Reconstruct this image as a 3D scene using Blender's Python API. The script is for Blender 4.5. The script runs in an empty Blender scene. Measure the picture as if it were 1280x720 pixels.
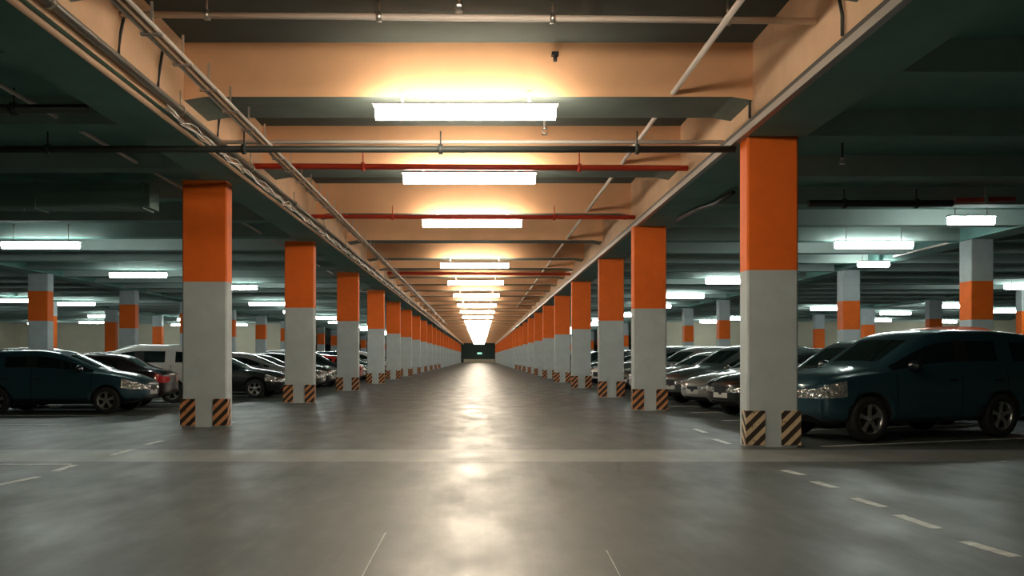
import bpy, bmesh, math, random
from mathutils import Vector, Matrix
random.seed(7)
sc = bpy.context.scene
COL = sc.collection
PI = math.pi
E = 1.30                      # eye height of the camera
FAR = 238.0                   # where the aisle ends

# ------------------------------------------------------------------ materials
def srgb(r, g, b):
    f = lambda c: (c/255/12.92) if c/255 <= 0.04045 else ((c/255+0.055)/1.055)**2.4
    return (f(r), f(g), f(b), 1)

class NT:
    def __init__(s, name):
        s.m = bpy.data.materials.new(name); s.m.use_nodes = True
        s.t = s.m.node_tree; s.n = s.t.nodes; s.l = s.t.links
        s.p = s.n['Principled BSDF']
    def node(s, typ, **kw):
        x = s.n.new(typ)
        for k, v in kw.items():
            if k in x.inputs.keys() if hasattr(x.inputs, 'keys') else False:
                x.inputs[k].default_value = v
            else:
                setattr(x, k, v)
        return x
    def link(s, a, b): s.l.new(a, b)
    def math(s, op, a, b=None, c=None):
        x = s.n.new('ShaderNodeMath'); x.operation = op
        for i, v in enumerate((a, b, c)):
            if v is None: continue
            if isinstance(v, (int, float)): x.inputs[i].default_value = v
            else: s.l.new(v, x.inputs[i])
        return x.outputs[0]
    def mix(s, fac, a, b):
        x = s.n.new('ShaderNodeMix'); x.data_type = 'RGBA'
        for sock, v in ((x.inputs[0], fac), (x.inputs[6], a), (x.inputs[7], b)):
            if isinstance(v, (int, float, tuple)): sock.default_value = v
            else: s.l.new(v, sock)
        return x.outputs[2]
    def noise(s, scale, detail=4, vec=None, rough=.6):
        x = s.n.new('ShaderNodeTexNoise'); x.inputs['Scale'].default_value = scale
        x.inputs['Detail'].default_value = detail; x.inputs['Roughness'].default_value = rough
        if vec is not None: s.l.new(vec, x.inputs['Vector'])
        return x.outputs['Fac']
    def obj(s):
        return s.n.new('ShaderNodeTexCoord').outputs['Object']
    def sep(s, v):
        x = s.n.new('ShaderNodeSeparateXYZ'); s.l.new(v, x.inputs[0]); return x.outputs
    def scale(s, v, sx, sy, sz):
        x = s.n.new('ShaderNodeMapping'); x.inputs['Scale'].default_value = (sx, sy, sz)
        s.l.new(v, x.inputs['Vector']); return x.outputs[0]
    def ramp(s, f, a, b, lo=0.0, hi=1.0):
        x = s.n.new('ShaderNodeMapRange'); s.l.new(f, x.inputs[0])
        x.inputs[1].default_value = a; x.inputs[2].default_value = b
        x.inputs[3].default_value = lo; x.inputs[4].default_value = hi
        return x.outputs[0]

def plain(name, col, rough=.5, metal=0.0, spec=.5, coat=0.0, bump=0.0, var=0.0, vscale=3.0):
    t = NT(name); p = t.p
    p.inputs['Base Color'].default_value = col
    p.inputs['Roughness'].default_value = rough
    p.inputs['Metallic'].default_value = metal
    p.inputs['Specular IOR Level'].default_value = spec
    p.inputs['Coat Weight'].default_value = coat
    if var or bump:
        n = t.noise(vscale, 6, t.obj())
        if var:
            dark = tuple(c*(1-var) for c in col[:3]) + (1,)
            light = tuple(min(1, c*(1+var*.5)) for c in col[:3]) + (1,)
            t.link(t.mix(t.ramp(n, .3, .7), dark, light), p.inputs['Base Color'])
        if bump:
            b = t.n.new('ShaderNodeBump'); b.inputs['Strength'].default_value = bump; b.inputs['Distance'].default_value = .01
            t.link(t.noise(vscale*12, 5, t.obj()), b.inputs['Height']); t.link(b.outputs[0], p.inputs['Normal'])
    return t.m

def emit(name, col, strength):
    t = NT(name); p = t.p
    p.inputs['Base Color'].default_value = (.8, .8, .8, 1)
    p.inputs['Emission Color'].default_value = col
    p.inputs['Emission Strength'].default_value = strength
    return t.m

M = {}
M['grey_paint'] = plain('grey_column_paint', (.50, .565, .575, 1), .7, bump=.1, var=.12, vscale=2.5)
M['orange_paint'] = plain('orange_column_paint', (.92, .160, .006, 1), .7, bump=.1, var=.10, vscale=2.5)
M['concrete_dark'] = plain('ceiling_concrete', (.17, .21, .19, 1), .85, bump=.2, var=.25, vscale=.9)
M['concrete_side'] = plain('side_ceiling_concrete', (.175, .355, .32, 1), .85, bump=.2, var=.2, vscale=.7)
M['ceiling_dark'] = plain('dark_aisle_ceiling', (.055, .072, .068, 1), .9, bump=.2, var=.2, vscale=.9)  # even dark tone for the aisle slab, darker than the beam concrete
M['peach'] = plain('peach_beam_face', (.80, .53, .33, 1), .75, bump=.15, var=.14, vscale=1.1)
M['beamface'] = plain('apricot_beam_face_glow', (.86, .50, .28, 1), .75, bump=.15, var=.12, vscale=.8)  # orange of the lamp glow put into the colour of the beam faces
M['sideface'] = plain('pale_green_grey_joist_face', (.40, .50, .47, 1), .8, var=.15, vscale=.9)  # upright joist faces, paler than the rest of the joist
M['pale_pipe'] = plain('pale_enamel_pipe', (.72, .64, .58, 1), .4, spec=.5)
M['grey_pipe'] = plain('galvanised_pipe', (.36, .34, .31, 1), .4, metal=.4)
M['peach_pipe'] = plain('peach_painted_pipe', (.75, .50, .34, 1), .5)
M['dark_pipe'] = plain('black_iron_pipe', (.025, .03, .028, 1), .5)
M['red_pipe'] = plain('red_enamel_pipe', (.60, .055, .025, 1), .42)
M['steel'] = plain('bright_steel', (.62, .60, .57, 1), .3, metal=.9)
M['duct'] = plain('painted_duct_metal', (.20, .34, .30, 1), .5, metal=.2)
M['housing'] = plain('white_lamp_housing', (.62, .62, .60, 1), .5)
M['warm_tube'] = emit('warm_white_diffuser', (1, .86, .67, 1), 62.0)
M['cool_tube'] = emit('cool_white_diffuser', (.92, 1, .95, 1), 42.0)
M['beige_wall'] = plain('beige_wall_paint', (.66, .61, .47, 1), .8, var=.1, vscale=.4)
M['dark_wall'] = plain('dark_green_wall_paint', (.03, .06, .055, 1), .7)
M['white_line'] = plain('worn_white_line_paint', (.62, .65, .63, 1), .6, var=.4, vscale=9)
M['rubber'] = plain('tyre_rubber', (.012, .013, .013, 1), .75)
M['alloy'] = plain('alloy_rim_metal', (.55, .55, .53, 1), .28, metal=.85)
M['glass'] = plain('tinted_car_glass', (.006, .012, .012, 1), .05, spec=.6)
M['lens'] = plain('clear_lamp_lens', (.60, .60, .58, 1), .16, metal=.7, coat=1)
_l = NT('faceted_lamp_lens'); _l.p.inputs['Base Color'].default_value = (.62, .62, .60, 1); _l.p.inputs['Roughness'].default_value = .12; _l.p.inputs['Metallic'].default_value = .75
_v = _l.n.new('ShaderNodeTexVoronoi'); _v.inputs['Scale'].default_value = 16; _l.link(_l.obj(), _v.inputs['Vector'])
_b = _l.n.new('ShaderNodeBump'); _b.inputs['Strength'].default_value = .9; _b.inputs['Distance'].default_value = .03; _l.link(_v.outputs['Distance'], _b.inputs['Height']); _l.link(_b.outputs[0], _l.p.inputs['Normal'])
M['lens'] = _l.m
M['red_lens'] = plain('red_lamp_lens', (.55, .02, .02, 1), .15, coat=1)
M['black_trim'] = plain('black_plastic_trim', (.012, .014, .014, 1), .5)
M['plate'] = plain('pale_number_plate', (.6, .6, .56, 1), .4)
M['liner'] = plain('wheel_arch_liner', (.006, .007, .007, 1), .9)
M['sign_green'] = emit('lit_sign_green', (.25, .9, .65, 1), 1.2)

def stripe_mat(name, a, b):
    t = NT(name)
    s = t.sep(t.obj())
    v = t.math('SUBTRACT', s[0], s[2])
    v = t.math('ADD', v, s[1])
    v = t.math('MODULO', t.math('ADD', t.math('MULTIPLY', v, 5.2), 50), 1.0)
    f = t.math('GREATER_THAN', v, .52)
    wear = t.math('MULTIPLY', f, t.ramp(t.noise(14, 4, t.obj()), .3, .45))
    t.link(t.mix(wear, a, b), t.p.inputs['Base Color'])
    t.p.inputs['Roughness'].default_value = .55
    return t.m
M['stripe_orange'] = stripe_mat('black_orange_hazard_stripes', (.02, .012, .01, 1), (.62, .26, .10, 1))
M['stripe_cream'] = stripe_mat('brown_cream_hazard_stripes', (.035, .022, .015, 1), (.66, .50, .30, 1))

def floor_mat():
    t = NT('polished_concrete_floor'); o = t.obj(); s = t.sep(o)
    base = t.mix(t.ramp(t.noise(.35, 5, o), .3, .7), (.060, .076, .076, 1), (.092, .108, .108, 1))
    # long wheel streaks running down the aisle
    st = t.noise(1.6, 4, t.scale(o, 1.0, .05, 1))
    base = t.mix(t.ramp(st, .45, .75, 0, .30), base, (.10, .105, .10, 1))
    fine = t.noise(14, 3, t.scale(o, 1.0, .03, 1))
    base = t.mix(t.ramp(fine, .5, .8, 0, .20), base, (.20, .20, .19, 1))
    # cross pours: bands of slightly different concrete across the hall
    cr = t.noise(.22, 3, t.scale(o, .02, 1.0, 1))
    base = t.mix(t.ramp(cr, .45, .6, 0, .28), base, (.12, .13, .125, 1))
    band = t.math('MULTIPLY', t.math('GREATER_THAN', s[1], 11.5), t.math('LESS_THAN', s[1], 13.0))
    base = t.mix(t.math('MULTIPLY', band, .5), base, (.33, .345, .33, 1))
    # expansion joints
    for y, w in ((11.48, .022), (13.0, .012), (24.3, .03), (37.0, .03), (50, .03), (64, .03), (80, .04)):
        d = t.math('LESS_THAN', t.math('ABSOLUTE', t.math('SUBTRACT', s[1], y)), w)
        base = t.mix(t.math('MULTIPLY', d, .6), base, (.05, .055, .05, 1))
    blot = t.noise(1.1, 6, o, .7)
    base = t.mix(t.ramp(blot, .62, .74, 0, .35), base, (.075, .08, .078, 1))
    t.link(base, t.p.inputs['Base Color'])
    r = t.ramp(t.noise(2.0, 5, t.scale(o, 1, .4, 1)), .3, .7, .36, .54)
    t.link(r, t.p.inputs['Roughness'])
    t.p.inputs['Specular IOR Level'].default_value = .44
    b = t.n.new('ShaderNodeBump'); b.inputs['Strength'].default_value = .12; b.inputs['Distance'].default_value = .004
    t.link(t.noise(30, 4, t.scale(o, 1, .06, 1)), b.inputs['Height']); t.link(b.outputs[0], t.p.inputs['Normal'])
    return t.m
M['floor'] = floor_mat()

# ------------------------------------------------------------------ mesh helpers
def box(bm, x0, x1, y0, y1, z0, z1, mi=0):
    r = bmesh.ops.create_cube(bm, size=1)
    bmesh.ops.scale(bm, vec=(x1-x0, y1-y0, z1-z0), verts=r['verts'])
    bmesh.ops.translate(bm, vec=((x0+x1)/2, (y0+y1)/2, (z0+z1)/2), verts=r['verts'])
    fs = {f for v in r['verts'] for f in v.link_faces}
    for f in fs: f.material_index = mi
    return fs

def tube(bm, pts, r, seg=10, mi=0, cap=True):
    pts = [Vector(p) for p in pts]; rings = []
    for i, p in enumerate(pts):
        d = (pts[min(i+1, len(pts)-1)] - pts[max(i-1, 0)]).normalized()
        up = Vector((0, 0, 1)) if abs(d.z) < .95 else Vector((1, 0, 0))
        a = d.cross(up).normalized(); b = d.cross(a).normalized()
        rings.append([bm.verts.new(p + a*math.cos(2*PI*k/seg)*r + b*math.sin(2*PI*k/seg)*r) for k in range(seg)])
    for i in range(len(rings)-1):
        for k in range(seg):
            f = bm.faces.new((rings[i][k], rings[i][(k+1) % seg], rings[i+1][(k+1) % seg], rings[i+1][k]))
            f.smooth = True; f.material_index = mi
    if cap:
        for rg in (rings[0], rings[-1]):
            bm.faces.new(rg).material_index = mi

def prism(bm, poly, axis, a, b, mi=0):
    """poly in the plane perpendicular to axis ('x': (y,z); 'y': (x,z)), extruded from a to b"""
    def P(u, v, t): return (t, u, v) if axis == 'x' else (u, t, v)
    r0 = [bm.verts.new(P(u, v, a)) for u, v in poly]; r1 = [bm.verts.new(P(u, v, b)) for u, v in poly]
    n = len(poly); fs = [bm.faces.new(r0), bm.faces.new(r1)]
    for k in range(n): fs.append(bm.faces.new((r0[k], r0[(k+1) % n], r1[(k+1) % n], r1[k])))
    for f in fs: f.material_index = mi
    return fs

def lathe_y(bm, prof, seg=32, mi=0):
    """profile of (r, y) turned about the Y axis, closed"""
    rings = [[bm.verts.new((r*math.cos(2*PI*k/seg), y, r*math.sin(2*PI*k/seg))) for k in range(seg)] for r, y in prof]
    n = len(rings)
    for i in range(n):
        A, B = rings[i], rings[(i+1) % n]
        for k in range(seg):
            f = bm.faces.new((A[k], A[(k+1) % seg], B[(k+1) % seg], B[k])); f.smooth = True; f.material_index = mi

def finish(name, bm, mats, bevel=0.0):
    if bevel:
        bmesh.ops.bevel(bm, geom=list(bm.edges), offset=bevel, segments=2, affect='EDGES', profile=.7)
    bmesh.ops.recalc_face_normals(bm, faces=list(bm.faces))
    me = bpy.data.meshes.new(name); bm.to_mesh(me); bm.free()
    for m in (mats if isinstance(mats, (list, tuple)) else [mats]): me.materials.append(m)
    return me

def obj(name, me, parent=None, loc=(0, 0, 0), rot=(0, 0, 0)):
    o = bpy.data.objects.new(name, me); COL.objects.link(o)
    o.location = loc; o.rotation_euler = rot
    if parent: o.parent = parent
    return o

def tag(o, label=None, cat=None, group=None, kind=None):
    if label: o['label'] = label
    if cat: o['category'] = cat
    if group: o['group'] = group
    if kind: o['kind'] = kind
    return o

def empty(name, loc, rz=0):
    o = bpy.data.objects.new(name, None); COL.objects.link(o)
    o.location = loc; o.rotation_euler = (0, 0, rz); o.empty_display_size = .2
    return o

def copy_tree(o, parent=None):
    c = o.copy(); COL.objects.link(c); c.parent = parent
    for ch in [x for x in KIDS.get(o.name, [])]: 
        k = copy_tree(ch, c)
        KIDS.setdefault(c.name, []).append(k)
    return c
KIDS = {}
def kid(name, me, parent, loc=(0, 0, 0), rot=(0, 0, 0)):
    o = obj(name, me, parent, loc, rot); KIDS.setdefault(parent.name, []).append(o); return o

def structure(name, bm, mats, bevel=0.0):
    o = obj(name, finish(name, bm, mats, bevel)); o['kind'] = 'structure'; return o

# ------------------------------------------------------------------ the setting
XL, XR = -4.20, 3.87          # inner edges of the two long beams
ZL, ZR = E+3.31, E+3.21       # their soffits
ZC, ZB = E+4.47, E+3.70       # aisle ceiling, aisle beam soffit
ZSL, ZSR = E+3.74, E+3.61     # side bay ceilings
SX0, SX1, SY0 = -46, 46, -22

bm = bmesh.new(); box(bm, SX0, SX1, SY0, FAR, -.3, 0); FLOOR = structure('floor', bm, M['floor'])
bm = bmesh.new()
box(bm, XL-.1, XR+.1, SY0, FAR, ZC, ZC+.25)
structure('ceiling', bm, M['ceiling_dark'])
bm = bmesh.new(); box(bm, SX0, XL-.8, SY0, FAR, ZSL, ZSL+.25); structure('ceiling_left', bm, M['concrete_side'])
bm = bmesh.new(); box(bm, XR+.8, SX1, SY0, FAR, ZSR, ZSR+.25); structure('ceiling_right', bm, M['concrete_side'])

# long beams: peach on the face towards the aisle, grey-green elsewhere
def long_beam(name, x0, x1, z0, z1, inner, y0=SY0, y1=FAR, mat=None):
    bm = bmesh.new(); fs = box(bm, x0, x1, y0, y1, z0, z1)
    bm.normal_update()
    for f in fs:
        if inner and f.normal.x*inner > .5: f.material_index = 1
    return structure(name, bm, [mat or M['concrete_side'], M['peach']])
long_beam('ceiling_beam', XL-.95, XL, ZL, ZC+.2, 1)
long_beam('ceiling_beam', XR, XR+.86, ZR, ZC+.2, -1)
long_beam('ceiling_beam', 13.25, 14.0, ZR, ZSR+.05, 0)
long_beam('ceiling_beam', 25.0, 25.8, ZR, ZSR+.05, 0)
long_beam('ceiling_beam', -17.9, -17.05, ZL, ZSL+.05, 0)
long_beam('ceiling_beam', -25.9, -25.1, ZL, ZSL+.05, 0)

# lamp positions down the aisle

BEAMS = [-13, -8.1, -3.5, .9, 4.6, 8.3, 13.05, 17.75, 23.6, 29.0, 34.2, 38.0, 42.1, 46.3, 50.6, 55.0]
y = 59.7
while y < FAR-2:
    BEAMS.append(y); y += 4.45
LAMPS = [b-.24 for b in BEAMS if b in (-8.1, .9, 8.3, 13.05, 17.75, 23.6, 34.2, 42.1, 50.6)]+[b-.24 for b in BEAMS[16::2]]  # the nearest few are out of frame, added to light the pillar fronts
for i, y in enumerate(BEAMS):
    bm = bmesh.new(); t = 1.15 if y < 20 else .8
    # haunched ends: the soffit drops towards the long beams
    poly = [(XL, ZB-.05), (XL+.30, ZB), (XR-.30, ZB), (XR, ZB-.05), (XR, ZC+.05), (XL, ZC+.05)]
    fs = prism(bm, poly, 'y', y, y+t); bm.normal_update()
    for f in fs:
        if abs(f.normal.y) > .9: f.material_index = 1  # upright faces take the lamp-glow colour, soffits stay dark grey
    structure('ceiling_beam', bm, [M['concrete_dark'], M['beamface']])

def joists(x0, x1, zs, zt, ys):
    for y in ys:
        bm = bmesh.new(); fs = box(bm, x0, x1, y, y+.42, zs, zt+.05); bm.normal_update()
        for f in fs:
            if abs(f.normal.y) > .9: f.material_index = 1
        structure('ceiling_beam', bm, [M['concrete_side'], M['sideface']])
def steps(a, st, lo=-12, hi=232):
    n0 = math.ceil((lo-a)/st); out = []
    while a+n0*st < hi: out.append(a+n0*st); n0 += 1
    return out
joists(XR+.86, SX1, ZR+.02, ZSR, steps(13.4, 3.0))
joists(SX0, XL-.95, ZL+.02, ZSL, steps(16.2, 3.07))

# walls
bm = bmesh.new(); box(bm, SX0-.3, SX0, SY0, FAR, 0, 6); structure('wall_left', bm, M['beige_wall'])
bm = bmesh.new(); box(bm, SX1, SX1+.3, SY0, FAR, 0, 6); structure('wall_right', bm, M['beige_wall'])
bm = bmesh.new(); box(bm, SX0, SX1, SY0-.3, SY0, 0, 6); structure('wall_front', bm, M['concrete_side'])
bm = bmesh.new(); box(bm, SX0, SX1, FAR, FAR+.3, 0, 6.1); structure('wall_back', bm, M['dark_wall'])
bm = bmesh.new(); box(bm, SX0, -18.5, 92, 92.3, 0, ZSL); structure('wall_far_left', bm, M['beige_wall'])
bm = bmesh.new(); box(bm, 14.5, SX1, 84, 84.3, 0, ZSR); structure('wall_far_right', bm, M['beige_wall'])
bm = bmesh.new(); box(bm, -4.2, 3.8, FAR-.35, FAR-.02, 0, .9); structure('trim_1', bm, M['beige_wall'])
# far end: glowing green panel standing for a faint greenish mark
g = empty('green_sign', (-.1, FAR-.1, 2.4))
bm = bmesh.new(); box(bm, -.7, .7, -.06, .06, -.3, .3); kid('sign_box', finish('sign_box', bm, M['black_trim'], .02), g)
bm = bmesh.new(); box(bm, -.6, .6, -.075, -.055, -.2, .2); kid('lit_panel', finish('lit_panel', bm, M['sign_green']), g)
tag(g, 'small green lit sign on the dark wall at the far end of the aisle', 'sign')

# painted floor markings belong to the floor
def mark(pts, w, name='painted_line'):
    bm = bmesh.new()
    (x0, y0), (x1, y1) = pts
    d = Vector((x1-x0, y1-y0, 0)).normalized(); n = Vector((-d.y, d.x, 0))*w/2
    a, b = Vector((x0, y0, 0)), Vector((x1, y1, 0))
    lo = [a-n, a+n, b+n, b-n]
    v0 = [bm.verts.new(p+Vector((0, 0, -.004))) for p in lo]; v1 = [bm.verts.new(p+Vector((0, 0, .003))) for p in lo]
    bm.faces.new(v1); bm.faces.new(v0)
    for k in range(4): bm.faces.new((v0[k], v0[(k+1) % 4], v1[(k+1) % 4], v1[k]))
    o = obj(name, finish(name, bm, M['white_line']), FLOOR); return o
def gy(py): return E*1150/(py-447)
def gp(px, py): d = gy(py); return ((px-600)*d/1150, d)
for a, b in (((1205, 677), (1270, 696)), ((1122, 644), (1172, 661)), ((1067, 623), (1105, 634)), ((1017, 602), (1044, 610)), ((980, 588), (1004, 594)), ((893, 549), (912, 555)), ((868, 536), (882, 541))):
    mark((gp(*a), gp(*b)), .10)
for a, b in (((94, 581), (68, 589)), ((48, 596), (-6, 607)), ((203, 551), (182, 556)), ((166, 562), (140, 569)), ((292, 527), (283, 530)), ((0, 580.5), (88, 580.5))):
    mark((gp(*a), gp(*b)), .09)
mark((gp(482, 666), gp(452, 722)), .009, 'scratch'); mark((gp(758, 688), gp(775, 720)), .006, 'scratch')
# bay lines under the parked cars
for y in steps(16.0, 2.75, 12.6, 80):
    mark(((5.0, y+.2), (9.6, y+1.9)), .10)
for y in steps(20.6, 2.75, 14, 80):
    mark(((-12.8, y), (-8.0, y)), .10)

# ------------------------------------------------------------------ pillars
NUM = ['first', 'second', 'third', 'fourth', 'fifth', 'sixth', 'seventh', 'eighth', 'ninth', 'tenth', 'eleventh', 'twelfth', 'thirteenth', 'fourteenth', 'fifteenth', 'sixteenth', 'seventeenth', 'eighteenth', 'nineteenth', 'twentieth', 'twenty-first', 'twenty-second', 'twenty-third', 'twenty-fourth', 'twenty-fifth']
ORD = ['nearest', 'second', 'third', 'fourth', 'fifth', 'sixth', 'seventh', 'eighth', 'ninth', 'tenth', 'eleventh', 'twelfth']
def pillar_mesh(w, d, bands):
    bm = bmesh.new(); z = 0
    zs = [0]+[b[0] for b in bands]
    rings = []
    c = .025
    sec = [(-w/2+c, -d/2), (w/2-c, -d/2), (w/2, -d/2+c), (w/2, d/2-c), (w/2-c, d/2), (-w/2+c, d/2), (-w/2, d/2-c), (-w/2, -d/2+c)]
    for z in zs: rings.append([bm.verts.new((a, b, z)) for a, b in sec])
    for i in range(len(rings)-1):
        for k in range(8):
            f = bm.faces.new((rings[i][k], rings[i][(k+1) % 8], rings[i+1][(k+1) % 8], rings[i+1][k]))
            f.material_index = bands[i][1]
    bm.faces.new(rings[0]); bm.faces.new(rings[-1]).material_index = bands[-1][1]
    return finish('concrete_pillar', bm, [M['grey_paint'], M['orange_paint']])
def guard_mesh(side, mat):
    # an angle strip that wraps one front corner of the pillar, origin at that corner
    t, w, h = .03, .25, .50
    bm = bmesh.new()
    s = side
    poly = [(-s*w, -t), (s*t, -t), (s*t, w*.7), (0, w*.7), (0, 0), (-s*w, 0)]
    r0 = [bm.verts.new((a, b, .03)) for a, b in poly]; r1 = [bm.verts.new((a, b, .03+h)) for a, b in poly]
    bm.faces.new(r0); bm.faces.new(r1)
    for k in range(6): bm.faces.new((r0[k], r0[(k+1) % 6], r1[(k+1) % 6], r1[k]))
    return finish('corner_guard', bm, mat)
G = {(s, k): guard_mesh(s, M[k]) for s in (-1, 1) for k in ('stripe_orange', 'stripe_cream')}
PD = .40
PM = {'R': pillar_mesh(.80, PD, [(2.50, 0), (ZR+.01, 1)]), 'R1': pillar_mesh(.74, PD, [(2.57, 0), (ZR+.01, 1)]),
      'L': pillar_mesh(.83, PD, [(2.72, 0), (ZL+.01, 1)])}
RY = [13.35, 22.5, 29.9, 38.8]; LY = [17.2, 26.2, 35.8, 45.4]
while RY[-1] < FAR-9: RY.append(RY[-1]+8.9)
while LY[-1] < FAR-9: LY.append(LY[-1]+9.2)
RY = [4.4-8.9*k for k in range(1, -1, -1) if k] + RY
def aisle_pillar(side, i, y):
    me = PM['R1'] if side > 0 and i == 0 else PM['R' if side > 0 else 'L']
    w = .74 if me is PM['R1'] else (.80 if side > 0 else .83)
    xi = (XR+.01 + w/2) if side > 0 else (-4.74 - w/2)
    if side > 0 and i == 1: xi -= .12
    o = obj('concrete_pillar', me, None, (xi, y+PD/2, 0))
    k = 'stripe_cream' if side > 0 and i == 0 else 'stripe_orange'
    if y < 110:
        for s in (-1, 1): kid('corner_guard', G[(s, k)], o, (s*w/2, -PD/2, 0))
    row = 'right' if side > 0 else 'left'
    if i < len(ORD):
        lab = f'{ORD[i]} orange and grey pillar along the {row} edge of the aisle' if i else f'nearest orange and grey pillar with striped corner guards at the {row} of the aisle'
    else: lab = f'tiny far orange and grey pillar deep in the {row} aisle row'
    tag(o, lab, 'pillar', f'orange and grey pillars along the {row} of the aisle')
    return o
for i, y in enumerate([q for q in RY if q > 0]): aisle_pillar(1, i, y)
for i, y in enumerate(LY): aisle_pillar(-1, i, y)
PO = {'RO': pillar_mesh(.62, .62, [(2.33, 0), (3.38, 1), (ZR+.01, 0)]), 'LO': pillar_mesh(.80, .5, [(2.75, 0), (3.93, 1), (ZL+.01, 0)]),
      'BO': pillar_mesh(.74, .5, [(1.5, 0), (3.75, 1), (ZL+.01, 0)]), 'RB': pillar_mesh(.74, .5, [(2.0, 0), (3.45, 1), (ZR+.01, 0)])}
for key, x, ys, nm in (('RO', 13.62, [25+8.75*k for k in range(18)], 'grey pillar with an orange band in the parking area behind the right row of cars'),
                       ('LO', -17.45, [36.3+9.2*k for k in range(16)], 'grey pillar with an orange band behind the left row of cars'),
                       ('BO', -25.5, [45+9.2*k for k in range(5)], 'orange pillar far off by the beige wall at the left'),
                       ('RB', 25.4, [42.5+8.75*k for k in range(5)], 'orange pillar far off by the beige wall at the right')):
    for k, y in enumerate(ys):
        o = obj('concrete_pillar', PO[key], None, (x, y+.25, 0))
        tag(o, f'{(ORD+NUM[12:])[k]} {nm}', 'pillar', nm.replace('pillar', 'pillars', 1))

# ------------------------------------------------------------------ lamps
def lamp_proto(L, tube_mat, rod, wall=False):
    g = empty('ceiling_light', (0, 0, 0))
    bm = bmesh.new(); box(bm, -L/2-.03, L/2+.03, -.115, -.0 if wall else .08, .085, .125)
    if wall: prism(bm, [(-.10, .088), (-.10, .105), (-.25, .085), (-.25, .068)], 'x', -L/2-.03, L/2+.03)  # added wing, shaped to keep lamp light off the ceiling in front
    kid('housing', finish('housing', bm, M['housing'], .008), g)
    bm = bmesh.new()
    prof = [(-.085, .08), (-.09, -.02), (-.06, -.075), (0, -.095), (.06, -.075), (.09, -.02), (.085, .08)]
    prism(bm, [(a, b) for a, b in prof], 'x', -L/2, L/2)
    kid('diffuser', finish('diffuser', bm, tube_mat, .006), g)
    for s in (-1, 1):
        bm = bmesh.new()
        if wall:
            box(bm, s*L*.36-.02, s*L*.36+.02, -.05, .27, .125, .145); box(bm, s*L*.36-.02, s*L*.36+.02, .22, .25, .145, .36)
            kid('bracket', finish('bracket', bm, M['housing']), g); continue
        tube(bm, [(s*L*.36, 0, .12), (s*L*.36, 0, .12+rod)], .012, 8)
        tube(bm, [(s*L*.36, 0, .12+rod-.02), (s*L*.36, 0, .12+rod)], .04, 10)
        kid('hanger_rod', finish('hanger_rod', bm, M['steel']), g)
    return g
def place_lamps(proto, spots, labels, group):
    for i, (x, y, z) in enumerate(spots):
        o = proto if i == 0 else copy_tree(proto)
        o.location = (x, y, z)
        tag(o, labels(i, x, y), 'ceiling light', group)
ZA = E+3.40
vis = [y for y in LAMPS if y > 10]
pa = lamp_proto(2.5, M['warm_tube'], 0, True)
def la(i, x, y):
    if y < 10: return 'added warm white tube lamp on the aisle ceiling outside the frame'
    k = vis.index(y)
    if k == 0: return 'largest warm white tube lamp, glowing on the nearest apricot beam over the aisle'
    return f'{ORD[k]} warm white tube lamp down the aisle' if k < 12 else 'tiny far warm tube lamp at the end of the aisle ceiling'
place_lamps(pa, [(-.2, y, ZA) for y in LAMPS], la, 'warm tube lamps down the aisle ceiling')
ZS = E+3.08
ps = lamp_proto(2.1, M['cool_tube'], .45)
LR = [(10.8, 25.3), (10.2, 36), (10.2, 46), (10.4, 56), (10.4, 66), (10.4, 76)]
LL = [(-12.05, 25.4), (-12.8, 35.9), (-10.9, 41.6), (-12.2, 53.3), (-12.2, 62), (-12.2, 71), (-12.2, 82)]
LR += [(10.4, 86+10*k) for k in range(14)]; LL += [(-12.2, 92+10*k) for k in range(13)]
snap = lambda y, a, st: a+st*round((y-a)/st)-.17
LB = [(-25.2, 49), (-23.2, 54), (-28, 67), (-23.4, 74), (-35, 60), (-34, 80), (-23, 86), (-28, 86), (-40, 84)]  # later entries are extra lamps added to brighten the left beige wall
RB = [(24.0, 40.7), (28, 55.7), (29, 63.5), (22, 58), (20, 72), (35, 60), (33, 76), (20, 79), (40, 78)]  # later entries are extra lamps added to brighten the right beige wall
OFF = [(26, 27), (-26, 32)]  # unseen side lamps, added only for their light
SP = [(x, y, 1, 'R') for x, y in LR]+[(x, y, 1, 'L') for x, y in LL]+[(x, y, 1, 'LB') for x, y in LB]+[(x, y, 1, 'RB') for x, y in RB]+[(x, y, 1, 'O') for x, y in OFF]
cnt = {}
def ls(i, x, y):
    k = SP[i][3]; n = cnt.get(k, 0); cnt[k] = n+1
    return {'R': f'{NUM[n]} cool white tube lamp over the right row of cars', 'L': f'{NUM[n]} cool white tube lamp over the left row of cars',
            'LB': f'{NUM[n]} distant white tube lamp among the real and added ones in the far left parking area', 'RB': f'{NUM[n]} distant white tube lamp among the real and added ones in the far right parking area',
            'O': 'added cool white tube lamp on the side ceiling outside the frame'}[k]
place_lamps(ps, [(x, snap(y, 13.4, 3.0) if x > 0 else snap(y, 16.2, 3.07), ZS) for x, y, _, _ in SP], ls, 'cool tube lamps over the parking bays')
pt = lamp_proto(1.0, M['cool_tube'], .45)
place_lamps(pt, [(11.05, 20.7, ZS), (13.0, 30.4, ZS)], lambda i, x, y: ['short white tube lamp high above the dark blue sport utility car', 'short white tube lamp in front of the second grey outer pillar'][i], 'short tube lamps')

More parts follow.
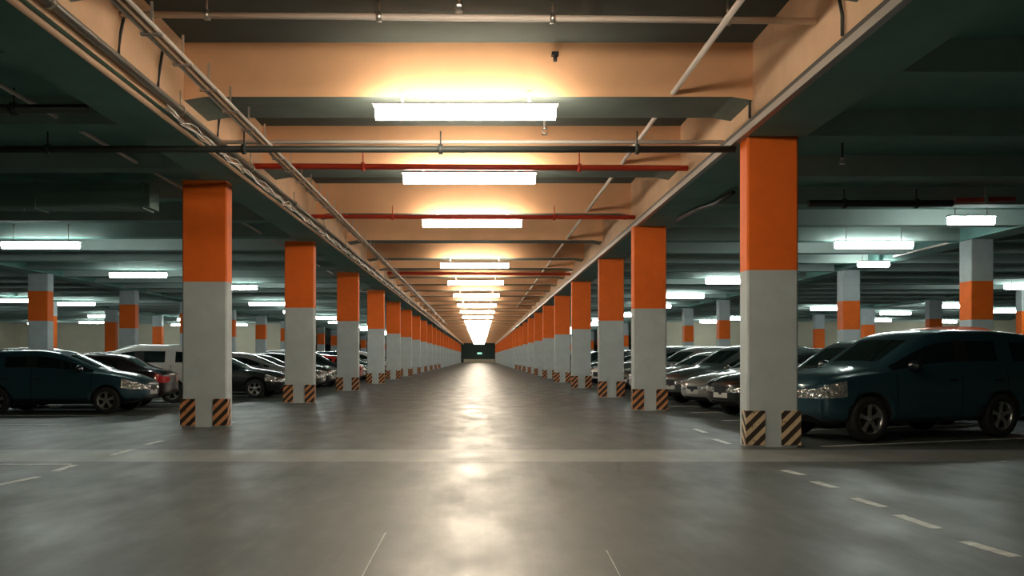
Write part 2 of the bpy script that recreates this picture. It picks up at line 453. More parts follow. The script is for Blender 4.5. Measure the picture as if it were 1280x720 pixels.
# ------------------------------------------------------------------ pipes and trays
def pipe(name, pts, r, mat, label, cat='pipe', group=None, clamps=0, clampmat='steel', seg=12):
    g = empty(name, tuple(pts[0])); o0 = Vector(pts[0])
    bm = bmesh.new(); tube(bm, [Vector(p)-o0 for p in pts], r, seg)
    kid('pipe_run', finish('pipe_run', bm, M[mat]), g)
    a, b = Vector(pts[0]), Vector(pts[-1]); d = (b-a).normalized()
    if clamps:
        for k in range(clamps):
            p = a.lerp(b, (k+.5)/clamps)-o0
            bm = bmesh.new(); tube(bm, [p-d*.03, p+d*.03], r*1.5, seg); 
            tube(bm, [p+Vector((0, 0, r)), p+Vector((0, 0, r+.22))], .012, 6)
            kid('clamp', finish('clamp', bm, M[clampmat]), g)
    tag(g, label, cat, group); return g
pipe('ceiling_pipe', [(XL+.02, 10.72, E+4.0), (XR-.02, 10.55, E+3.86)], .04, 'pale_pipe', 'thin pale pipe crossing the aisle ceiling nearest the camera', clamps=4)
pipe('ceiling_pipe', [(-14, 13.95, E+3.16), (XR+.0, 13.95, E+3.16)], .052, 'dark_pipe', 'long black pipe crossing the aisle at the top of the nearest right pillar', clamps=6, clampmat='dark_pipe')
pipe('ceiling_pipe', [(XL+.0, 14.6, E+3.42), (XR-.0, 14.6, E+3.42)], .035, 'pale_pipe', 'thin pale pipe just above the long black pipe across the aisle')
pipe('ceiling_sprinkler_pipe', [(XL+.0, 17.15, E+3.57), (XR-.0, 17.15, E+3.53)], .055, 'red_pipe', 'red sprinkler pipe behind the second lamp down the aisle', group='red sprinkler pipes across the aisle', clamps=2, clampmat='red_pipe')
pipe('ceiling_sprinkler_pipe', [(XL+.0, 22.95, E+3.52), (XR-.0, 22.95, E+3.50)], .055, 'red_pipe', 'red sprinkler pipe behind the third lamp down the aisle', group='red sprinkler pipes across the aisle', clamps=2, clampmat='red_pipe')
pipe('ceiling_sprinkler_pipe', [(XL+.3, 38.8, E+3.56), (XR-.05, 38.8, E+3.52)], .06, 'red_pipe', 'distant red sprinkler pipe between the fourth and fifth lamps', group='red sprinkler pipes across the aisle')
pipe('ceiling_conduit', [(2.74, 2, E+3.755), (2.74, 70, E+3.755)], .036, 'pale_pipe', 'thin pale conduit along the right of the aisle ceiling, broken up by the beams', 'conduit')
pipe('ceiling_conduit', [(-6.05, 5, E+3.44), (-6.05, 60, E+3.44)], .03, 'pale_pipe', 'thin pale conduit on the dark ceiling above the left parking bays', 'conduit')
pipe('ceiling_conduit', [(13.22, 26.0, E+3.24), (13.22, 29.4, E+3.24)], .03, 'pale_pipe', 'short pale conduit by the outer pillar above the right parking bays', 'conduit')
# left cable tray: two rails with rungs
g = empty('cable_tray', (-3.40, 4, E+3.38))
for dx, r in ((-.075, .022), (.0, .03), (.075, .022)):
    bm = bmesh.new(); tube(bm, [(dx, 0, 0), (dx, 90, 0)], r, 8); kid('cable', finish('cable', bm, M['peach_pipe' if r > .025 else 'pale_pipe']), g)
bm = bmesh.new()
box(bm, -.11, .11, 0, .05, -.045, -.02)
box(bm, -.012, .012, .02, .04, -.02, .31)
RUNG = finish('rung', bm, M['steel'])
for k in range(60): kid('rung', RUNG, g, (0, 5.5+k, 0))
tag(g, 'pale cable run with brackets hanging along the left side of the aisle ceiling', 'cable tray')
# pipes on the foot of the left beam
pipe('ceiling_pipe', [(XL+.05, 3, ZL+.12), (XL+.05, 120, ZL+.12)], .05, 'grey_pipe', 'grey pipe clipped low on the aisle face of the left beam', clamps=30)
pipe('ceiling_pipe', [(XL-.07, 3, ZL-.05), (XL-.07, 120, ZL-.05)], .035, 'peach_pipe', 'slim peach pipe under the bottom edge of the left beam', clamps=0)
g = empty('cable_bundle', (XL+.09, 12, ZL-.0))
for s in range(3):
    bm = bmesh.new(); pts = []
    for k in range(140):
        pts.append((.02*math.sin(k*1.7+s)+.02*s, k*.30, -.06+.045*math.sin(k*.9+s*2)+.02*math.sin(k*2.3)))
    tube(bm, pts, .013, 5); kid('cable', finish('cable', bm, M['pale_pipe' if s == 1 else 'grey_pipe']), g)
tag(g, 'tangled cables along the bottom edge of the left beam', 'cables')
for k, (y, z0) in enumerate(((10.6, 0), (11.9, .0), (14.6, 0))):
    bm = bmesh.new(); tube(bm, [(XL+.03, y, ZL+.15), (XL+.05, y+.03, ZL+.45), (XL+.03, y+.2, ZL+.75)], .02, 6)
    tag(obj('cable', finish('cable', bm, M['dark_pipe'])), ['black cable up the face of the left beam, closest to the camera', 'black cable on the left beam before its nearest pillar', 'black cable on the left beam beside its nearest pillar'][k], 'cable', 'black cables on the left beam')
for k, y in enumerate((9.75, 13.1)):
    bm = bmesh.new(); tube(bm, [(XR-.03, y, ZR+.20), (XR-.03, y, ZR+.42), (XR-.04, y+.1, ZR+.72)], .02, 6)
    tag(obj('cable', finish('cable', bm, M['dark_pipe'])), ['black cable on the right beam, closest to the camera', 'black cable on the right beam above its nearest pillar'][k], 'cable', 'black cables on the right beam')
# right trunking strip on the beam foot
g = empty('cable_trunking', (XR, 3, ZR))
bm = bmesh.new(); box(bm, -.05, .0, 0, 110, .08, .17); kid('shaded_gap_strip', finish('shaded_gap_strip', bm, M['dark_pipe']), g)  # solid black strip standing in for the shade of a recess
bm = bmesh.new(); box(bm, -.09, .0, 0, 110, -.015, .08); kid('trunking_lid', finish('trunking_lid', bm, M['grey_pipe']), g)
tag(g, 'grey cable trunking along the bottom edge of the right beam', 'trunking')
# side bay services
g = empty('ventilation_duct', (-9.6, 18.3, E+3.23))
bm = bmesh.new(); box(bm, -3.4, 3.03, 0, .55, -.24, .24); kid('duct_body', finish('duct_body', bm, M['duct'], .02), g)
for x in (-1.6, 0.7, 2.85):
    bm = bmesh.new(); box(bm, x, x+.06, -.03, .58, -.27, .27); kid('flange', finish('flange', bm, M['duct'], .005), g)
for x in (-1, 2):
    bm = bmesh.new(); tube(bm, [(x, .27, .24), (x, .27, .5)], .015, 6); kid('hanger_rod', finish('hanger_rod', bm, M['steel']), g)
tag(g, 'dark green rectangular air duct under the left side ceiling', 'duct')
pipe('ceiling_pipe', [(6.6, 18.5, E+3.1), (9.5, 18.5, E+3.1)], .07, 'dark_pipe', 'thick dark pipe under the right side ceiling', clamps=2, clampmat='dark_pipe')
pipe('ceiling_sprinkler_pipe', [(9.55, 18.5, E+3.16), (10.75, 18.5, E+3.19)], .05, 'red_pipe', 'short red pipe above the dark blue sport utility car', clamps=1)
pipe('ceiling_pipe', [(-15, 12.2, E+3.3), (-5.2, 12.2, E+3.3)], .06, 'dark_pipe', 'black pipe across the dark ceiling at the upper left', clamps=5, clampmat='dark_pipe')
def sprinkler(x, y, ztop, drop, label, mat='steel'):
    g = empty('ceiling_sprinkler', (x, y, ztop))
    bm = bmesh.new(); tube(bm, [(0, 0, 0), (0, 0, -drop)], .018, 8); kid('drop_pipe', finish('drop_pipe', bm, M[mat]), g)
    bm = bmesh.new(); tube(bm, [(0, 0, -drop), (0, 0, -drop-.03)], .035, 10)
    for s in (-1, 1): tube(bm, [(s*.03, 0, -drop-.02), (s*.035, 0, -drop-.07), (0, 0, -drop-.1)], .007, 5)
    tube(bm, [(0, 0, -drop-.10), (0, 0, -drop-.11)], .045, 12)
    kid('nozzle', finish('nozzle', bm, M['steel']), g)
    tag(g, label, 'sprinkler', None)
sprinkler(-.24, 10.5, E+4.1, .05, 'small sprinkler head by the nearest pale pipe')
sprinkler(-.27, 14.6, E+3.42, .06, 'small sprinkler head under the pale pipe across the aisle')
sprinkler(1.0, 14.2, E+3.9, .35, 'sprinkler on a long drop beside the largest lamp')
sprinkler(5.75, 14.6, E+3.6, .42, 'pendant sprinkler in the dark ceiling right of the nearest right pillar', 'dark_pipe')
g = empty('smoke_detector', (1.06, 12.98, E+4.28))
bm = bmesh.new(); box(bm, -.05, .05, -.04, .07, -.02, .03); kid('base', finish('base', bm, M['black_trim'], .01), g)
bm = bmesh.new(); tube(bm, [(0, 0, -.02), (0, 0, -.10)], .028, 10); kid('sensor', finish('sensor', bm, M['black_trim']), g)
tag(g, 'small dark detector on the lit face of the nearest apricot beam', 'detector')
bm = bmesh.new(); tube(bm, [(4.85, 17.6, ZR-.05), (4.75, 18.5, ZR-.10), (4.62, 19.6, ZR-.05), (4.5, 20.9, ZR-.06)], .045, 7)
tag(obj('hanging_cable_bundle', finish('hanging_cable_bundle', bm, M['dark_pipe'])), 'black cable bundle slung under the right beam between its first two pillars', 'cables')

# ------------------------------------------------------------------ cars
GL, LT, TL, GR, LN = 1, 2, 3, 4, 5
CARS = {
 # L, W(half), stations (s, zb, zs, zt, wf, wt), cowl idx, roof idx, rear glass idx, wheel front s, wheelbase, radius
 'suv': dict(L=4.70, W=.92, st=[(0, .42, .84, .90, .76, .60), (.10, .32, .93, 1.00, .90, .66), (.34, .26, .99, 1.07, .97, .70), (.95, .26, 1.05, 1.14, 1, .72), (1.22, .26, 1.07, 1.17, 1, .74),
     (1.98, .26, 1.10, 1.66, 1, .77), (2.25, .26, 1.10, 1.73, 1, .79), (2.62, .26, 1.11, 1.77, 1, .80), (2.72, .26, 1.11, 1.775, 1, .80), (3.60, .26, 1.12, 1.77, 1, .80), (3.71, .28, 1.12, 1.765, 1, .80), (4.38, .30, 1.13, 1.72, .99, .78), (4.48, .32, 1.12, 1.68, .98, .77),
     (4.66, .36, 1.08, 1.16, .94, .74), (4.70, .44, .98, 1.04, .88, .70)], cowl=4, bp=(7, 8), cp=(9, 10), last=11, rg=12, wf=.84, wb=2.70, r=.355, pl=1),
 'hatch': dict(L=4.15, W=.87, st=[(0, .36, .66, .72, .70, .55), (.12, .26, .76, .83, .87, .62), (.45, .20, .86, .93, .97, .68), (.80, .20, .91, .99, 1, .70), (1.00, .20, .93, 1.02, 1, .72),
     (1.85, .20, .96, 1.42, 1, .74), (2.10, .20, .96, 1.47, 1, .75), (2.45, .20, .97, 1.505, 1, .76), (2.54, .20, .97, 1.505, 1, .76), (3.22, .20, .98, 1.48, 1, .76), (3.32, .22, .98, 1.475, 1, .75), (3.70, .24, 1.0, 1.43, .98, .73), (3.80, .26, 1.0, 1.40, .97, .72),
     (4.08, .30, .96, 1.04, .92, .68), (4.15, .38, .84, .90, .84, .62)], cowl=4, bp=(7, 8), cp=(9, 10), last=11, rg=12, wf=.80, wb=2.52, r=.31, pl=1),
 'sedan': dict(L=4.55, W=.88, st=[(0, .34, .60, .66, .70, .55), (.12, .24, .70, .77, .87, .62), (.50, .19, .80, .87, .97, .68), (1.05, .19, .88, .95, 1, .71), (1.32, .19, .90, .98, 1, .73),
     (2.10, .19, .93, 1.36, 1, .70), (2.35, .19, .93, 1.41, 1, .70), (2.58, .19, .94, 1.43, 1, .70), (2.66, .19, .94, 1.43, 1, .70), (3.20, .20, .95, 1.39, 1, .70), (3.28, .20, .95, 1.38, 1, .70), (3.40, .20, .96, 1.35, 1, .70), (3.50, .22, .96, 1.32, .99, .70),
     (4.00, .22, .96, 1.04, .98, .72), (4.40, .26, .94, 1.0, .92, .68), (4.55, .36, .84, .90, .84, .62)], cowl=4, bp=(7, 8), cp=(9, 10), last=11, rg=12, wf=.86, wb=2.66, r=.31, pl=1),
 'wagon': dict(L=4.70, W=.90, st=[(0, .36, .70, .76, .72, .56), (.12, .27, .80, .86, .88, .62), (.50, .22, .90, .97, .97, .68), (1.00, .22, .97, 1.05, 1, .71), (1.20, .22, .99, 1.08, 1, .73),
     (1.95, .22, 1.02, 1.56, 1, .77), (2.25, .22, 1.02, 1.64, 1, .79), (2.62, .22, 1.03, 1.69, 1, .80), (2.70, .22, 1.03, 1.69, 1, .80), (3.55, .22, 1.04, 1.68, 1, .80), (3.63, .24, 1.04, 1.675, 1, .80), (4.20, .26, 1.05, 1.62, .99, .78), (4.30, .28, 1.05, 1.58, .97, .76),
     (4.63, .32, 1.0, 1.08, .93, .70), (4.70, .42, .88, .94, .85, .64)], cowl=4, bp=(7, 8), cp=(9, 10), last=11, rg=12, wf=.85, wb=2.78, r=.33, pl=1),
 'van': dict(L=4.60, W=.92, st=[(0, .42, .86, .92, .78, .60), (.10, .30, .98, 1.06, .91, .68), (.35, .26, 1.10, 1.18, .98, .72), (.65, .26, 1.14, 1.24, 1, .74), (.85, .26, 1.15, 1.27, 1, .76),
     (1.60, .26, 1.17, 1.88, 1, .80), (1.85, .26, 1.17, 1.97, 1, .82), (2.20, .26, 1.17, 2.02, 1, .83), (2.30, .26, 1.17, 2.03, 1, .83), (3.40, .26, 1.17, 2.02, 1, .83), (3.50, .26, 1.17, 1.93, 1, .83), (4.35, .30, 1.17, 1.90, .99, .82), (4.45, .32, 1.17, 1.86, .98, .81),
     (4.57, .36, 1.12, 1.20, .95, .78), (4.60, .44, 1.0, 1.06, .90, .74)], cowl=4, bp=(7, 8), cp=(9, 10), last=11, rg=12, wf=.80, wb=2.85, r=.33, pl=1),
}
def paint(name, col, seams, metal=.25, rough=.3):
    t = NT(name); o = t.obj(); s = t.sep(o); c = None
    # shut lines of the doors and bonnet
    f = None
    for x, zlo, zhi in seams:
        d = t.math('LESS_THAN', t.math('ABSOLUTE', t.math('SUBTRACT', s[0], x)), .007)
        d = t.math('MULTIPLY', d, t.math('MULTIPLY', t.math('GREATER_THAN', s[2], zlo), t.math('LESS_THAN', s[2], zhi)))
        f = d if f is None else t.math('MAXIMUM', f, d)
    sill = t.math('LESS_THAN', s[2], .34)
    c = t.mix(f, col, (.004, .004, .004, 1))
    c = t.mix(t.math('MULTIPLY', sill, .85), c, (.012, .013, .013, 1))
    t.link(c, t.p.inputs['Base Color'])
    t.p.inputs['Metallic'].default_value = metal; t.p.inputs['Roughness'].default_value = rough
    t.p.inputs['Coat Weight'].default_value = .8; t.p.inputs['Coat Roughness'].default_value = .04
    return t.m
COLOURS = {'blue': (.030, .085, .115, 1), 'navy': (.022, .050, .066, 1), 'black': (.008, .011, .012, 1), 'silver': (.42, .43, .42, 1), 'white': (.70, .69, .66, 1),
           'grey': (.10, .115, .115, 1), 'red': (.50, .03, .015, 1), 'green': (.02, .05, .045, 1), 'orange': (.70, .10, .02, 1), 'maroon': (.022, .006, .007, 1)}
PAINT = {}
def get_paint(kind, colour):
    k = (kind, colour)
    if k not in PAINT:
        c = CARS[kind]; st = c['st']; L = c['L']; X = lambda s: L/2-s
        seams = [(X(st[c['cowl']][0]+.12), .35, st[4][2]), (X((st[c['bp'][0]][0]+st[c['bp'][1]][0])/2), .35, 1.05), (X(st[c['cp'][0]][0]+.05), .5, 1.1)]
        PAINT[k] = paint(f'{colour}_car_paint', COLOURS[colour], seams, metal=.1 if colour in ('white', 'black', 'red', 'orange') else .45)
    return PAINT[k]

def car_cage(c):
    L, W, st = c['L'], c['W'], c['st']
    bm = bmesh.new(); rings = []
    for s, zb, zs, zt, wf, wt in st:
        w = W*wf; x = L/2-s
        mid = zb+.62*(zs-zb)
        rail = (W*wt*(wf**.3), zt-.055)
        sh = (w*.965, zs)
        lerp = lambda a, b, t: (a[0]+(b[0]-a[0])*t, a[1]+(b[1]-a[1])*t)
        rows = [(0, zb), (w*.80, zb), (w*.985, zb+.07), (w, mid), sh, lerp(sh, rail, .10), lerp(sh, rail, .86), rail, (rail[0]*.84, zt-.012), (0, zt+.012)]
        ring = [bm.verts.new((x, 0, rows[0][1]))]
        left = [bm.verts.new((x, yy, zz)) for yy, zz in rows[1:9]]
        top = bm.verts.new((x, 0, rows[9][1]))
        right = [bm.verts.new((x, -yy, zz)) for yy, zz in rows[1:9]]
        rings.append([ring[0]]+left+[top]+right[::-1])   # 18 verts
    N = 18
    def rowband(k): return k if k < 9 else 17-k          # band between row k and k+1
    ns = len(st)
    for i in range(ns-1):
        for k in range(N):
            f = bm.faces.new((rings[i][k], rings[i+1][k], rings[i+1][(k+1) % N], rings[i][(k+1) % N])); f.smooth = True
            b = rowband(k); m = 0
            if b == 5 and c['cowl'] <= i < c['last']:
                if i == c['bp'][0]: m = GR
                elif i == c['cp'][0]: m = 0
                else: m = GL
            if b in (8,) and i == c['cowl']: m = GL
            if b in (8,) and i == c['rg']: m = GL
            if b == 3 and i in (0, 1): m = LT
            if b == 3 and i == ns-2: m = TL
            if b == 3 and i == ns-3 and st[i][0] > L-.25: m = TL
            if b in (0,): m = LN
            f.material_index = m
    # nose and tail caps with inner columns
    for ri, sgn, lamp in ((0, 1, LT), (ns-1, -1, TL)):
        R = rings[ri]; Lr = R[1:9]; Rr = R[10:18][::-1]; a = []; b = []
        for q in range(8):
            p = Lr[q].co; bul = .05 if 0 < q < 6 else .02
            a.append(bm.verts.new((p.x+sgn*bul, p.y*.42, p.z))); b.append(bm.verts.new((p.x+sgn*bul, -p.y*.42, p.z)))
        for q in range(7):
            for col, quad in enumerate(((Lr[q], Lr[q+1], a[q+1], a[q]), (a[q], a[q+1], b[q+1], b[q]), (b[q], b[q+1], Rr[q+1], Rr[q]))):
                f = bm.faces.new(quad); f.smooth = True
                if q == 2: f.material_index = lamp if col != 1 else (GR if sgn > 0 else 0)
                if q == 1 and col == 1 and sgn > 0: f.material_index = GR
        bm.faces.new((Lr[0], a[0], b[0], Rr[0], R[0])).smooth = True
        bm.faces.new((Lr[7], R[9], Rr[7], b[7], a[7])).smooth = True
    bmesh.ops.recalc_face_normals(bm, faces=list(bm.faces))
    return bm

MATS = ['BODY', 'glass', 'lens', 'red_lens', 'black_trim', 'liner']
def split_mesh(me):
    """pieces of the evaluated shell: body, and each connected window, lamp or grille"""
    bm = bmesh.new(); bm.from_mesh(me); bm.faces.ensure_lookup_table()
    seen = set(); pieces = []
    body = [f for f in bm.faces if f.material_index in (0, LN)]
    for f0 in bm.faces:
        if f0.index in seen or f0.material_index in (0, LN): continue
        comp = []; stack = [f0]; seen.add(f0.index)
        while stack:
            f = stack.pop(); comp.append(f)
            for e in f.edges:
                for g in e.link_faces:
                    if g.index not in seen and g.material_index == f0.material_index:
                        seen.add(g.index); stack.append(g)
        if len(comp) > 3: pieces.append((f0.material_index, comp))
        else: body += comp
    def mk(faces, name, mats, remap):
        vm = {}; b = bmesh.new()
        for f in faces:
            vs = []
            for v in f.verts:
                if v.index not in vm: vm[v.index] = b.verts.new(v.co)
                vs.append(vm[v.index])
            try: nf = b.faces.new(vs)
            except ValueError: continue
            nf.smooth = True; nf.material_index = remap.get(f.material_index, 0)
        m = bpy.data.meshes.new(name); b.to_mesh(m); b.free()
        for x in mats: m.materials.append(x)
        return m
    out = [('body', mk(body, 'body', [M['grey_paint'], M['liner'], M['black_trim']], {0: 0, LN: 1, GR: 2}))]
    for mi, comp in pieces:
        c = Vector(); n = 0
        for f in comp: c += f.calc_center_median(); n += 1
        c /= n
        if mi == GL: nm = ('windshield' if c.x > 0 else 'rear_window') if abs(c.y) < .15 else 'side_window'
        elif mi == LT: nm = 'headlight'
        elif mi == TL: nm = 'taillight'
        else: nm = 'grille' if abs(c.y) < .2 else 'door_pillar'
        out.append((nm, mk(comp, nm, [M[MATS[mi]]], {})))
    bm.free(); return out

def wheel_meshes(r):
    bm = bmesh.new(); w = .10
    lathe_y(bm, [(r*.66, -w), (r*.80, -w*1.08), (r*.94, -w), (r, -w*.7), (r*1.005, 0), (r, w*.7), (r*.94, w), (r*.80, w*1.08), (r*.66, w)], 36)
    tyre = finish('wheel', bm, M['rubber'])
    bm = bmesh.new()
    lathe_y(bm, [(r*.68, -w*.8), (r*.68, w*.9), (r*.62, w*.95), (r*.60, w*.5), (r*.60, -w*.8)], 36)
    lathe_y(bm, [(r*.01, w*.86), (r*.14, w*.84), (r*.17, w*.5), (r*.01, w*.3)], 20)
    for k in range(5):
        a = 2*PI*k/5+.3
        m = Matrix.Rotation(-a, 4, 'Y')
        vs = []
        for rr, hw, yy in ((r*.10, .030, w*.80), (r*.36, .027, w*.78), (r*.63, .045, w*.88)):
            vs.append([bm.verts.new(m @ Vector((rr, yy, -hw))), bm.verts.new(m @ Vector((rr, yy, hw))), bm.verts.new(m @ Vector((rr, yy-.03, hw))), bm.verts.new(m @ Vector((rr, yy-.03, -hw)))])
        for i in range(2):
            for q in range(4): bm.faces.new((vs[i][q], vs[i][(q+1) % 4], vs[i+1][(q+1) % 4], vs[i+1][q]))
        bm.faces.new(vs[0]); bm.faces.new(vs[2])
    rim = finish('rim', bm, M['alloy'])
    bm = bmesh.new(); lathe_y(bm, [(r*.01, -w*.1), (r*.61, -w*.1), (r*.61, -w*.2), (r*.01, -w*.2)], 24); disc = finish('hub_disc', bm, M['liner'])
    return tyre, rim, disc

PROTO = {}
def build_kind(kind):
    c = CARS[kind]; L, W, st = c['L'], c['W'], c['st']
    bm = car_cage(c); me = bpy.data.meshes.new('cage'); bm.to_mesh(me); bm.free()
    for m in MATS: me.materials.append(M.get(m) or M['grey_paint'])
    o = bpy.data.objects.new('cage', me); COL.objects.link(o)
    ss = o.modifiers.new('s', 'SUBSURF'); ss.levels = 2; ss.render_levels = 2
    wx = [L/2-c['wf'], L/2-c['wf']-c['wb']]; r = c['r']
    cb = bmesh.new()
    for x in wx:
        for s in (-1, 1):
            seg = 40; R = r*1.14
            A = [cb.verts.new((x+R*math.cos(2*PI*k/seg), s*(W-.30), r+.01+R*math.sin(2*PI*k/seg))) for k in range(seg)]
            B = [cb.verts.new((x+R*math.cos(2*PI*k/seg), s*(W+.25), r+.01+R*math.sin(2*PI*k/seg))) for k in range(seg)]
            cb.faces.new(A); cb.faces.new(B)
            for k in range(seg): cb.faces.new((A[k], A[(k+1) % seg], B[(k+1) % seg], B[k]))
    for f in cb.faces: f.material_index = LN
    bmesh.ops.recalc_face_normals(cb, faces=list(cb.faces))
    cm = bpy.data.meshes.new('cut'); cb.to_mesh(cm); cb.free()
    for m in MATS: cm.materials.append(M.get(m) or M['grey_paint'])
    co = bpy.data.objects.new('cut', cm); COL.objects.link(co)
    bo = o.modifiers.new('b', 'BOOLEAN'); bo.operation = 'DIFFERENCE'; bo.solver = 'EXACT'; bo.object = co
    dg = bpy.context.evaluated_depsgraph_get(); dg.update()
    ev = bpy.data.meshes.new_from_object(o.evaluated_get(dg), depsgraph=dg)
    bpy.data.objects.remove(o); bpy.data.objects.remove(co)
    pieces = split_mesh(ev)
    ty, rim, disc = wheel_meshes(r)
    # small parts
    parts = []
    bm = bmesh.new(); bmesh.ops.create_uvsphere(bm, u_segments=14, v_segments=8, radius=1); bmesh.ops.scale(bm, vec=(.09, .13, .09), verts=bm.verts)
    for v in bm.verts:
        if v.co.x < -.03: v.co.x = -.03
    for f in bm.faces: f.smooth = True
    mirror = finish('mirror', bm, M['grey_paint'])
    zc = st[c['cowl']][2]; xm = L/2-st[c['cowl']][0]-.36
    for s in (-1, 1): parts.append(('mirror', mirror, (xm, s*(W+.09), zc+.10), True))
    bm = bmesh.new(); box(bm, -.09, .09, -.02, .02, -.015, .015); handle = finish('door_handle', bm, M['black_trim'], .008)
    for x in (L/2-st[c['bp'][0]][0]+.14, L/2-st[c['cp'][0]][0]+.16):
        for s in (-1, 1): parts.append(('door_handle', handle, (x, s*(W*.985), zc-.13), False))
    bm = bmesh.new(); box(bm, -.012, .012, -.25, .25, -.055, .055); plate = finish('number_plate', bm, M['plate'], .004)
    parts.append(('number_plate', plate, (L/2+.035, 0, st[0][1]+.12), False))
    parts.append(('number_plate', plate, (-L/2-.03, 0, st[-1][1]+.22), False))
    if False:
        bm = bmesh.new()
        for s in (-1, 1):
            zz = st[7][3]+.02; yy = W*.66
            tube(bm, [(L/2-st[6][0], s*yy, zz-.06), (L/2-st[6][0]-.12, s*yy, zz+.02), (L/2-st[10][0], s*yy, zz+.02), (L/2-st[10][0]-.12, s*yy, zz-.06)], .016, 8)
        parts.append(('roof_rail', finish('roof_rail', bm, M['black_trim']), (0, 0, 0), False))
    return dict(pieces=pieces, wheel=(ty, rim, disc), wx=wx, parts=parts, c=c, shell=ev)

FARMESH = {}
def far_mesh(kind, colour):
    k = (kind, colour)
    if k not in FARMESH:
        P = PROTO[kind]; bm = bmesh.new(); bm.from_mesh(P['shell'])
        for x in P['wx']:
            for s in (-1, 1):
                t = bmesh.new(); t.from_mesh(P['wheel'][0])
                t.transform(Matrix.Translation((x, s*(P['c']['W']-.13), P['c']['r'])))
                for f in t.faces: f.material_index = 6
                tm = bpy.data.meshes.new('t'); t.to_mesh(tm); t.free(); bm.from_mesh(tm)
                t = bmesh.new(); t.from_mesh(P['wheel'][1])
                t.transform(Matrix.Translation((x, s*(P['c']['W']-.13), P['c']['r'])) @ Matrix.Rotation(0 if s > 0 else PI, 4, 'Z'))
                for f in t.faces: f.material_index = 7
                tm = bpy.data.meshes.new('t'); t.to_mesh(tm); t.free(); bm.from_mesh(tm)
        me = bpy.data.meshes.new('parked_car'); bm.to_mesh(me); bm.free()
        for m in MATS: me.materials.append(get_paint(kind, colour) if m == 'BODY' else M[m])
        me.materials.append(M['rubber']); me.materials.append(M['alloy'])
        FARMESH[k] = me
    return FARMESH[k]

NAME = {'suv': 'sport_utility_car', 'hatch': 'hatchback_car', 'sedan': 'sedan_car', 'wagon': 'estate_car', 'van': 'minivan'}
def car(kind, colour, x, y, heading, label, group, detail=True, sc_=1.0):
    """heading: direction of the nose in degrees from +X; x, y: centre"""
    if kind not in PROTO: PROTO[kind] = build_kind(kind)
    P = PROTO[kind]; c = P['c']; pm = get_paint(kind, colour)
    if not detail:
        o = obj(NAME[kind], far_mesh(kind, colour), None, (x, y, 0), (0, 0, math.radians(heading)))
        return tag(o, label, 'car', group)
    g = empty(NAME[kind], (x, y, 0), math.radians(heading))
    for nm, me in P['pieces']:
        o = kid(nm, me, g)
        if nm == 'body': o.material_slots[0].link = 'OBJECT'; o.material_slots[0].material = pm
    for nm, me, loc, painted in P['parts']:
        o = kid(nm, me, g, loc)
        if painted: o.material_slots[0].link = 'OBJECT'; o.material_slots[0].material = pm
    for wx in P['wx']:
        for s in (-1, 1):
            w = kid('wheel', P['wheel'][0], g, (wx, s*(c['W']-.13), c['r']), (0, 0, 0 if s > 0 else PI))
            kid('rim', P['wheel'][1], w); kid('hub_disc', P['wheel'][2], w)
    return tag(g, label, 'car', group)

def place(kind, wheel_px, heading_deg, **kw):
    """put a car so that its near front wheel touches the floor at a given spot"""
    c = CARS[kind]; h = math.radians(heading_deg)
    lx = c['L']/2-c['wf']; ly = c['W']-.05
    # near side = the one towards -Y
    cand = []
    for s in (-1, 1):
        v = Vector((lx*math.cos(h)-s*ly*math.sin(h), lx*math.sin(h)+s*ly*math.cos(h)))
        cand.append((v.y, v))
    v = min(cand, key=lambda t: t[0])[1]
    wx, wy = wheel_px
    return wx-v.x, wy-v.y

TH = 20
RG = 'cars parked nose in along the right row'
x, y = place('suv', gp(1088, 553), 180+TH); SUVC = (x, y)
car('suv', 'blue', x, y, 180+TH, 'dark blue sport utility car beside the nearest right pillar', RG)
NEAR = [('wagon', 'black'), ('hatch', 'black'), ('sedan', 'silver'), ('wagon', 'grey'), ('hatch', 'silver'), ('wagon', 'silver'), ('sedan', 'navy'), ('suv', 'grey'), ('sedan', 'black'), ('hatch', 'white'), ('sedan', 'grey'), ('wagon', 'black'),
        ('hatch', 'silver'), ('sedan', 'navy'), ('suv', 'black'), ('sedan', 'white'), ('wagon', 'silver'), ('hatch', 'grey'), ('sedan', 'silver'), ('suv', 'navy'), ('sedan', 'white'), ('hatch', 'black')]
WORD = {'suv': 'sport utility car', 'hatch': 'hatchback', 'sedan': 'sedan', 'wagon': 'estate car', 'van': 'minivan'}
LABS = {0: 'black estate car directly behind the dark blue sport utility car', 1: 'black hatchback half hidden by the nearest right pillar', 2: 'silver sedan with bright headlights between the first two right pillars'}
for i, (k, col) in enumerate(NEAR):
    c = CARS[k]; yy = SUVC[1]+2.72*(i+1); 
    nose = 4.95 if i else 5.0
    xx = nose+.10+c['L']/2*math.cos(math.radians(TH))+.25
    car(k, col, xx, yy, 180+TH, LABS.get(i, f'{col} {WORD[k]}, {NUM[i]} in the right row behind the dark blue one'), RG, detail=i < 9)
# an orange-red van in the outer bay behind
car('van', 'orange', 11.1, 21.6, 265, 'orange-red van with only its roof showing above the dark blue car', None)
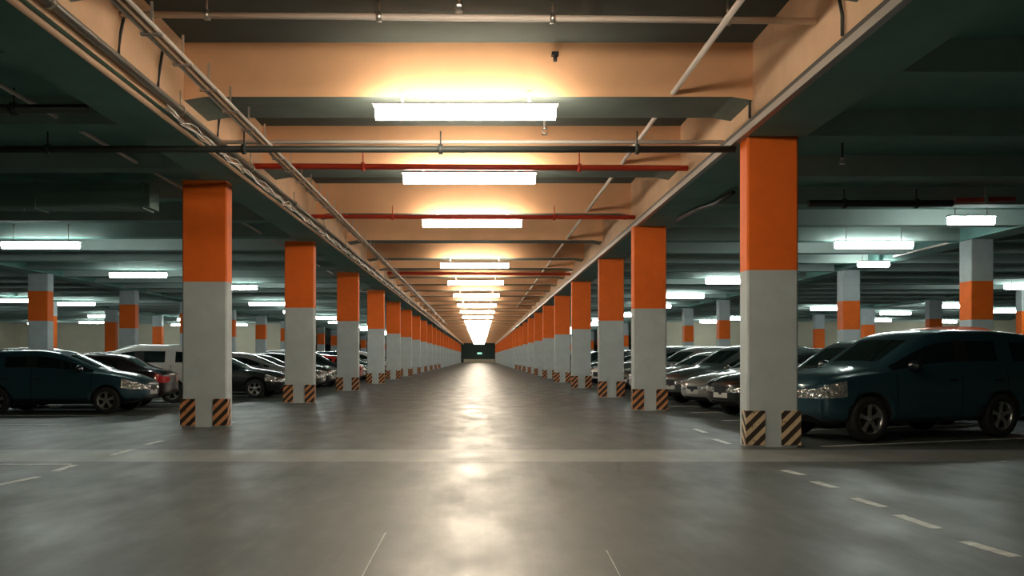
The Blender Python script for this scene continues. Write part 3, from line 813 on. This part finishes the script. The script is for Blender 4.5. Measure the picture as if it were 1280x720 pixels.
# left row
LG = 'cars parked nose in along the left row'
x, y = place('hatch', gp(135, 517), 2); LC = (x, y)
car('hatch', 'blue', x-.05, y, 2, 'teal blue hatchback with alloy wheels in front of the left row', LG)
LEFT = [('sedan', 'maroon', -10.45, 24.3, 182, 'dark maroon sedan backed in, red tail lamp beside the nearest left pillar'),
        ('wagon', 'white', -10.1, 27.0, 183, 'white estate car behind the teal blue hatchback'),
        ('sedan', 'black', -8.60, 30.4, -3, 'black sedan with glinting headlights between the first two left pillars'),
        ('hatch', 'silver', -8.4, 33.2, 0, 'silver hatchback behind the black sedan in the left row'),
        ('sedan', 'grey', -8.4, 36.0, 0, 'grey sedan just behind the second left pillar'),
        ('hatch', 'black', -8.3, 38.7, 0, 'black hatchback between the second and third left pillars'),
        ('sedan', 'silver', -8.3, 41.4, 0, 'silver sedan between the second and third left pillars'),
        ('wagon', 'black', -8.3, 44.2, 0, 'black estate car by the third left pillar'),
        ('sedan', 'red', -8.3, 47.0, 180, 'red sedan beyond the third left pillar'),
        ('hatch', 'white', -8.3, 49.8, 0, 'white hatchback beyond the red sedan in the left row')]
for i, (k, col, x, y, h, lab) in enumerate(LEFT): car(k, col, x, y, h, lab, LG, detail=i < 6)
cs = ['grey', 'navy', 'silver', 'black', 'white', 'grey', 'black', 'silver', 'navy', 'black']
ks = ['sedan', 'wagon', 'hatch', 'sedan', 'suv', 'hatch', 'sedan', 'wagon', 'sedan', 'hatch']
for i in range(10):
    car(ks[i], cs[i], -8.3, 52.6+2.75*i, 0, f'far {cs[i]} {WORD[ks[i]]}, {NUM[i]} beyond the white hatchback of the left row', LG, detail=False)
# outer rows
OUT = [('sedan', 'silver', -18.8, 33.5, 0), ('hatch', 'white', -20.2, 39.5, 0), ('suv', 'grey', -20.0, 43, 0), ('wagon', 'silver', -19.9, 50.0, 180), ('sedan', 'black', -20, 53, 0), ('hatch', 'grey', -20, 59, 0), ('wagon', 'white', -20, 62.5, 0)]
for i, (k, col, x, y, h) in enumerate(OUT):
    car(k, col, x, y, h, f'{col} {WORD[k]} in the outer left bays, {NUM[i]} from the camera', 'cars in the outer left bays', detail=False)
OUTR = [('wagon', 'grey', 17.2, 31.0, 180), ('sedan', 'black', 17.2, 37.5, 180), ('suv', 'silver', 17.2, 40.5, 180), ('hatch', 'white', 17.2, 46.5, 180), ('wagon', 'black', 17.2, 49.5, 180), ('sedan', 'silver', 17.2, 56, 180)]
for i, (k, col, x, y, h) in enumerate(OUTR):
    car(k, col, x, y, h, f'{col} {WORD[k]} in the outer right bays, {NUM[i]} from the camera', 'cars in the outer right bays', detail=False)

# ------------------------------------------------------------------ camera, world, view
cam = bpy.data.cameras.new('camera'); co = bpy.data.objects.new('camera', cam); COL.objects.link(co)
co.location = (0, 0, E); co.rotation_euler = (PI/2, 0, 0)
cam.sensor_width = 36; cam.lens = 36*1150/1280
cam.shift_x = 40/1280; cam.shift_y = 87/1280
cam.clip_end = 600
sc.camera = co
w = bpy.data.worlds.new('world'); sc.world = w; w.use_nodes = True
w.node_tree.nodes['Background'].inputs[0].default_value = (.02, .03, .03, 1)
w.node_tree.nodes['Background'].inputs[1].default_value = 1.0
vs = sc.view_settings
vs.view_transform = 'Standard'; vs.look = 'None'; vs.exposure = 0.0; vs.gamma = 1.0; vs.use_curve_mapping = False
sc.cycles.use_denoising = True
sc.cycles.max_bounces = 8
sc.cycles.sample_clamp_indirect = 6
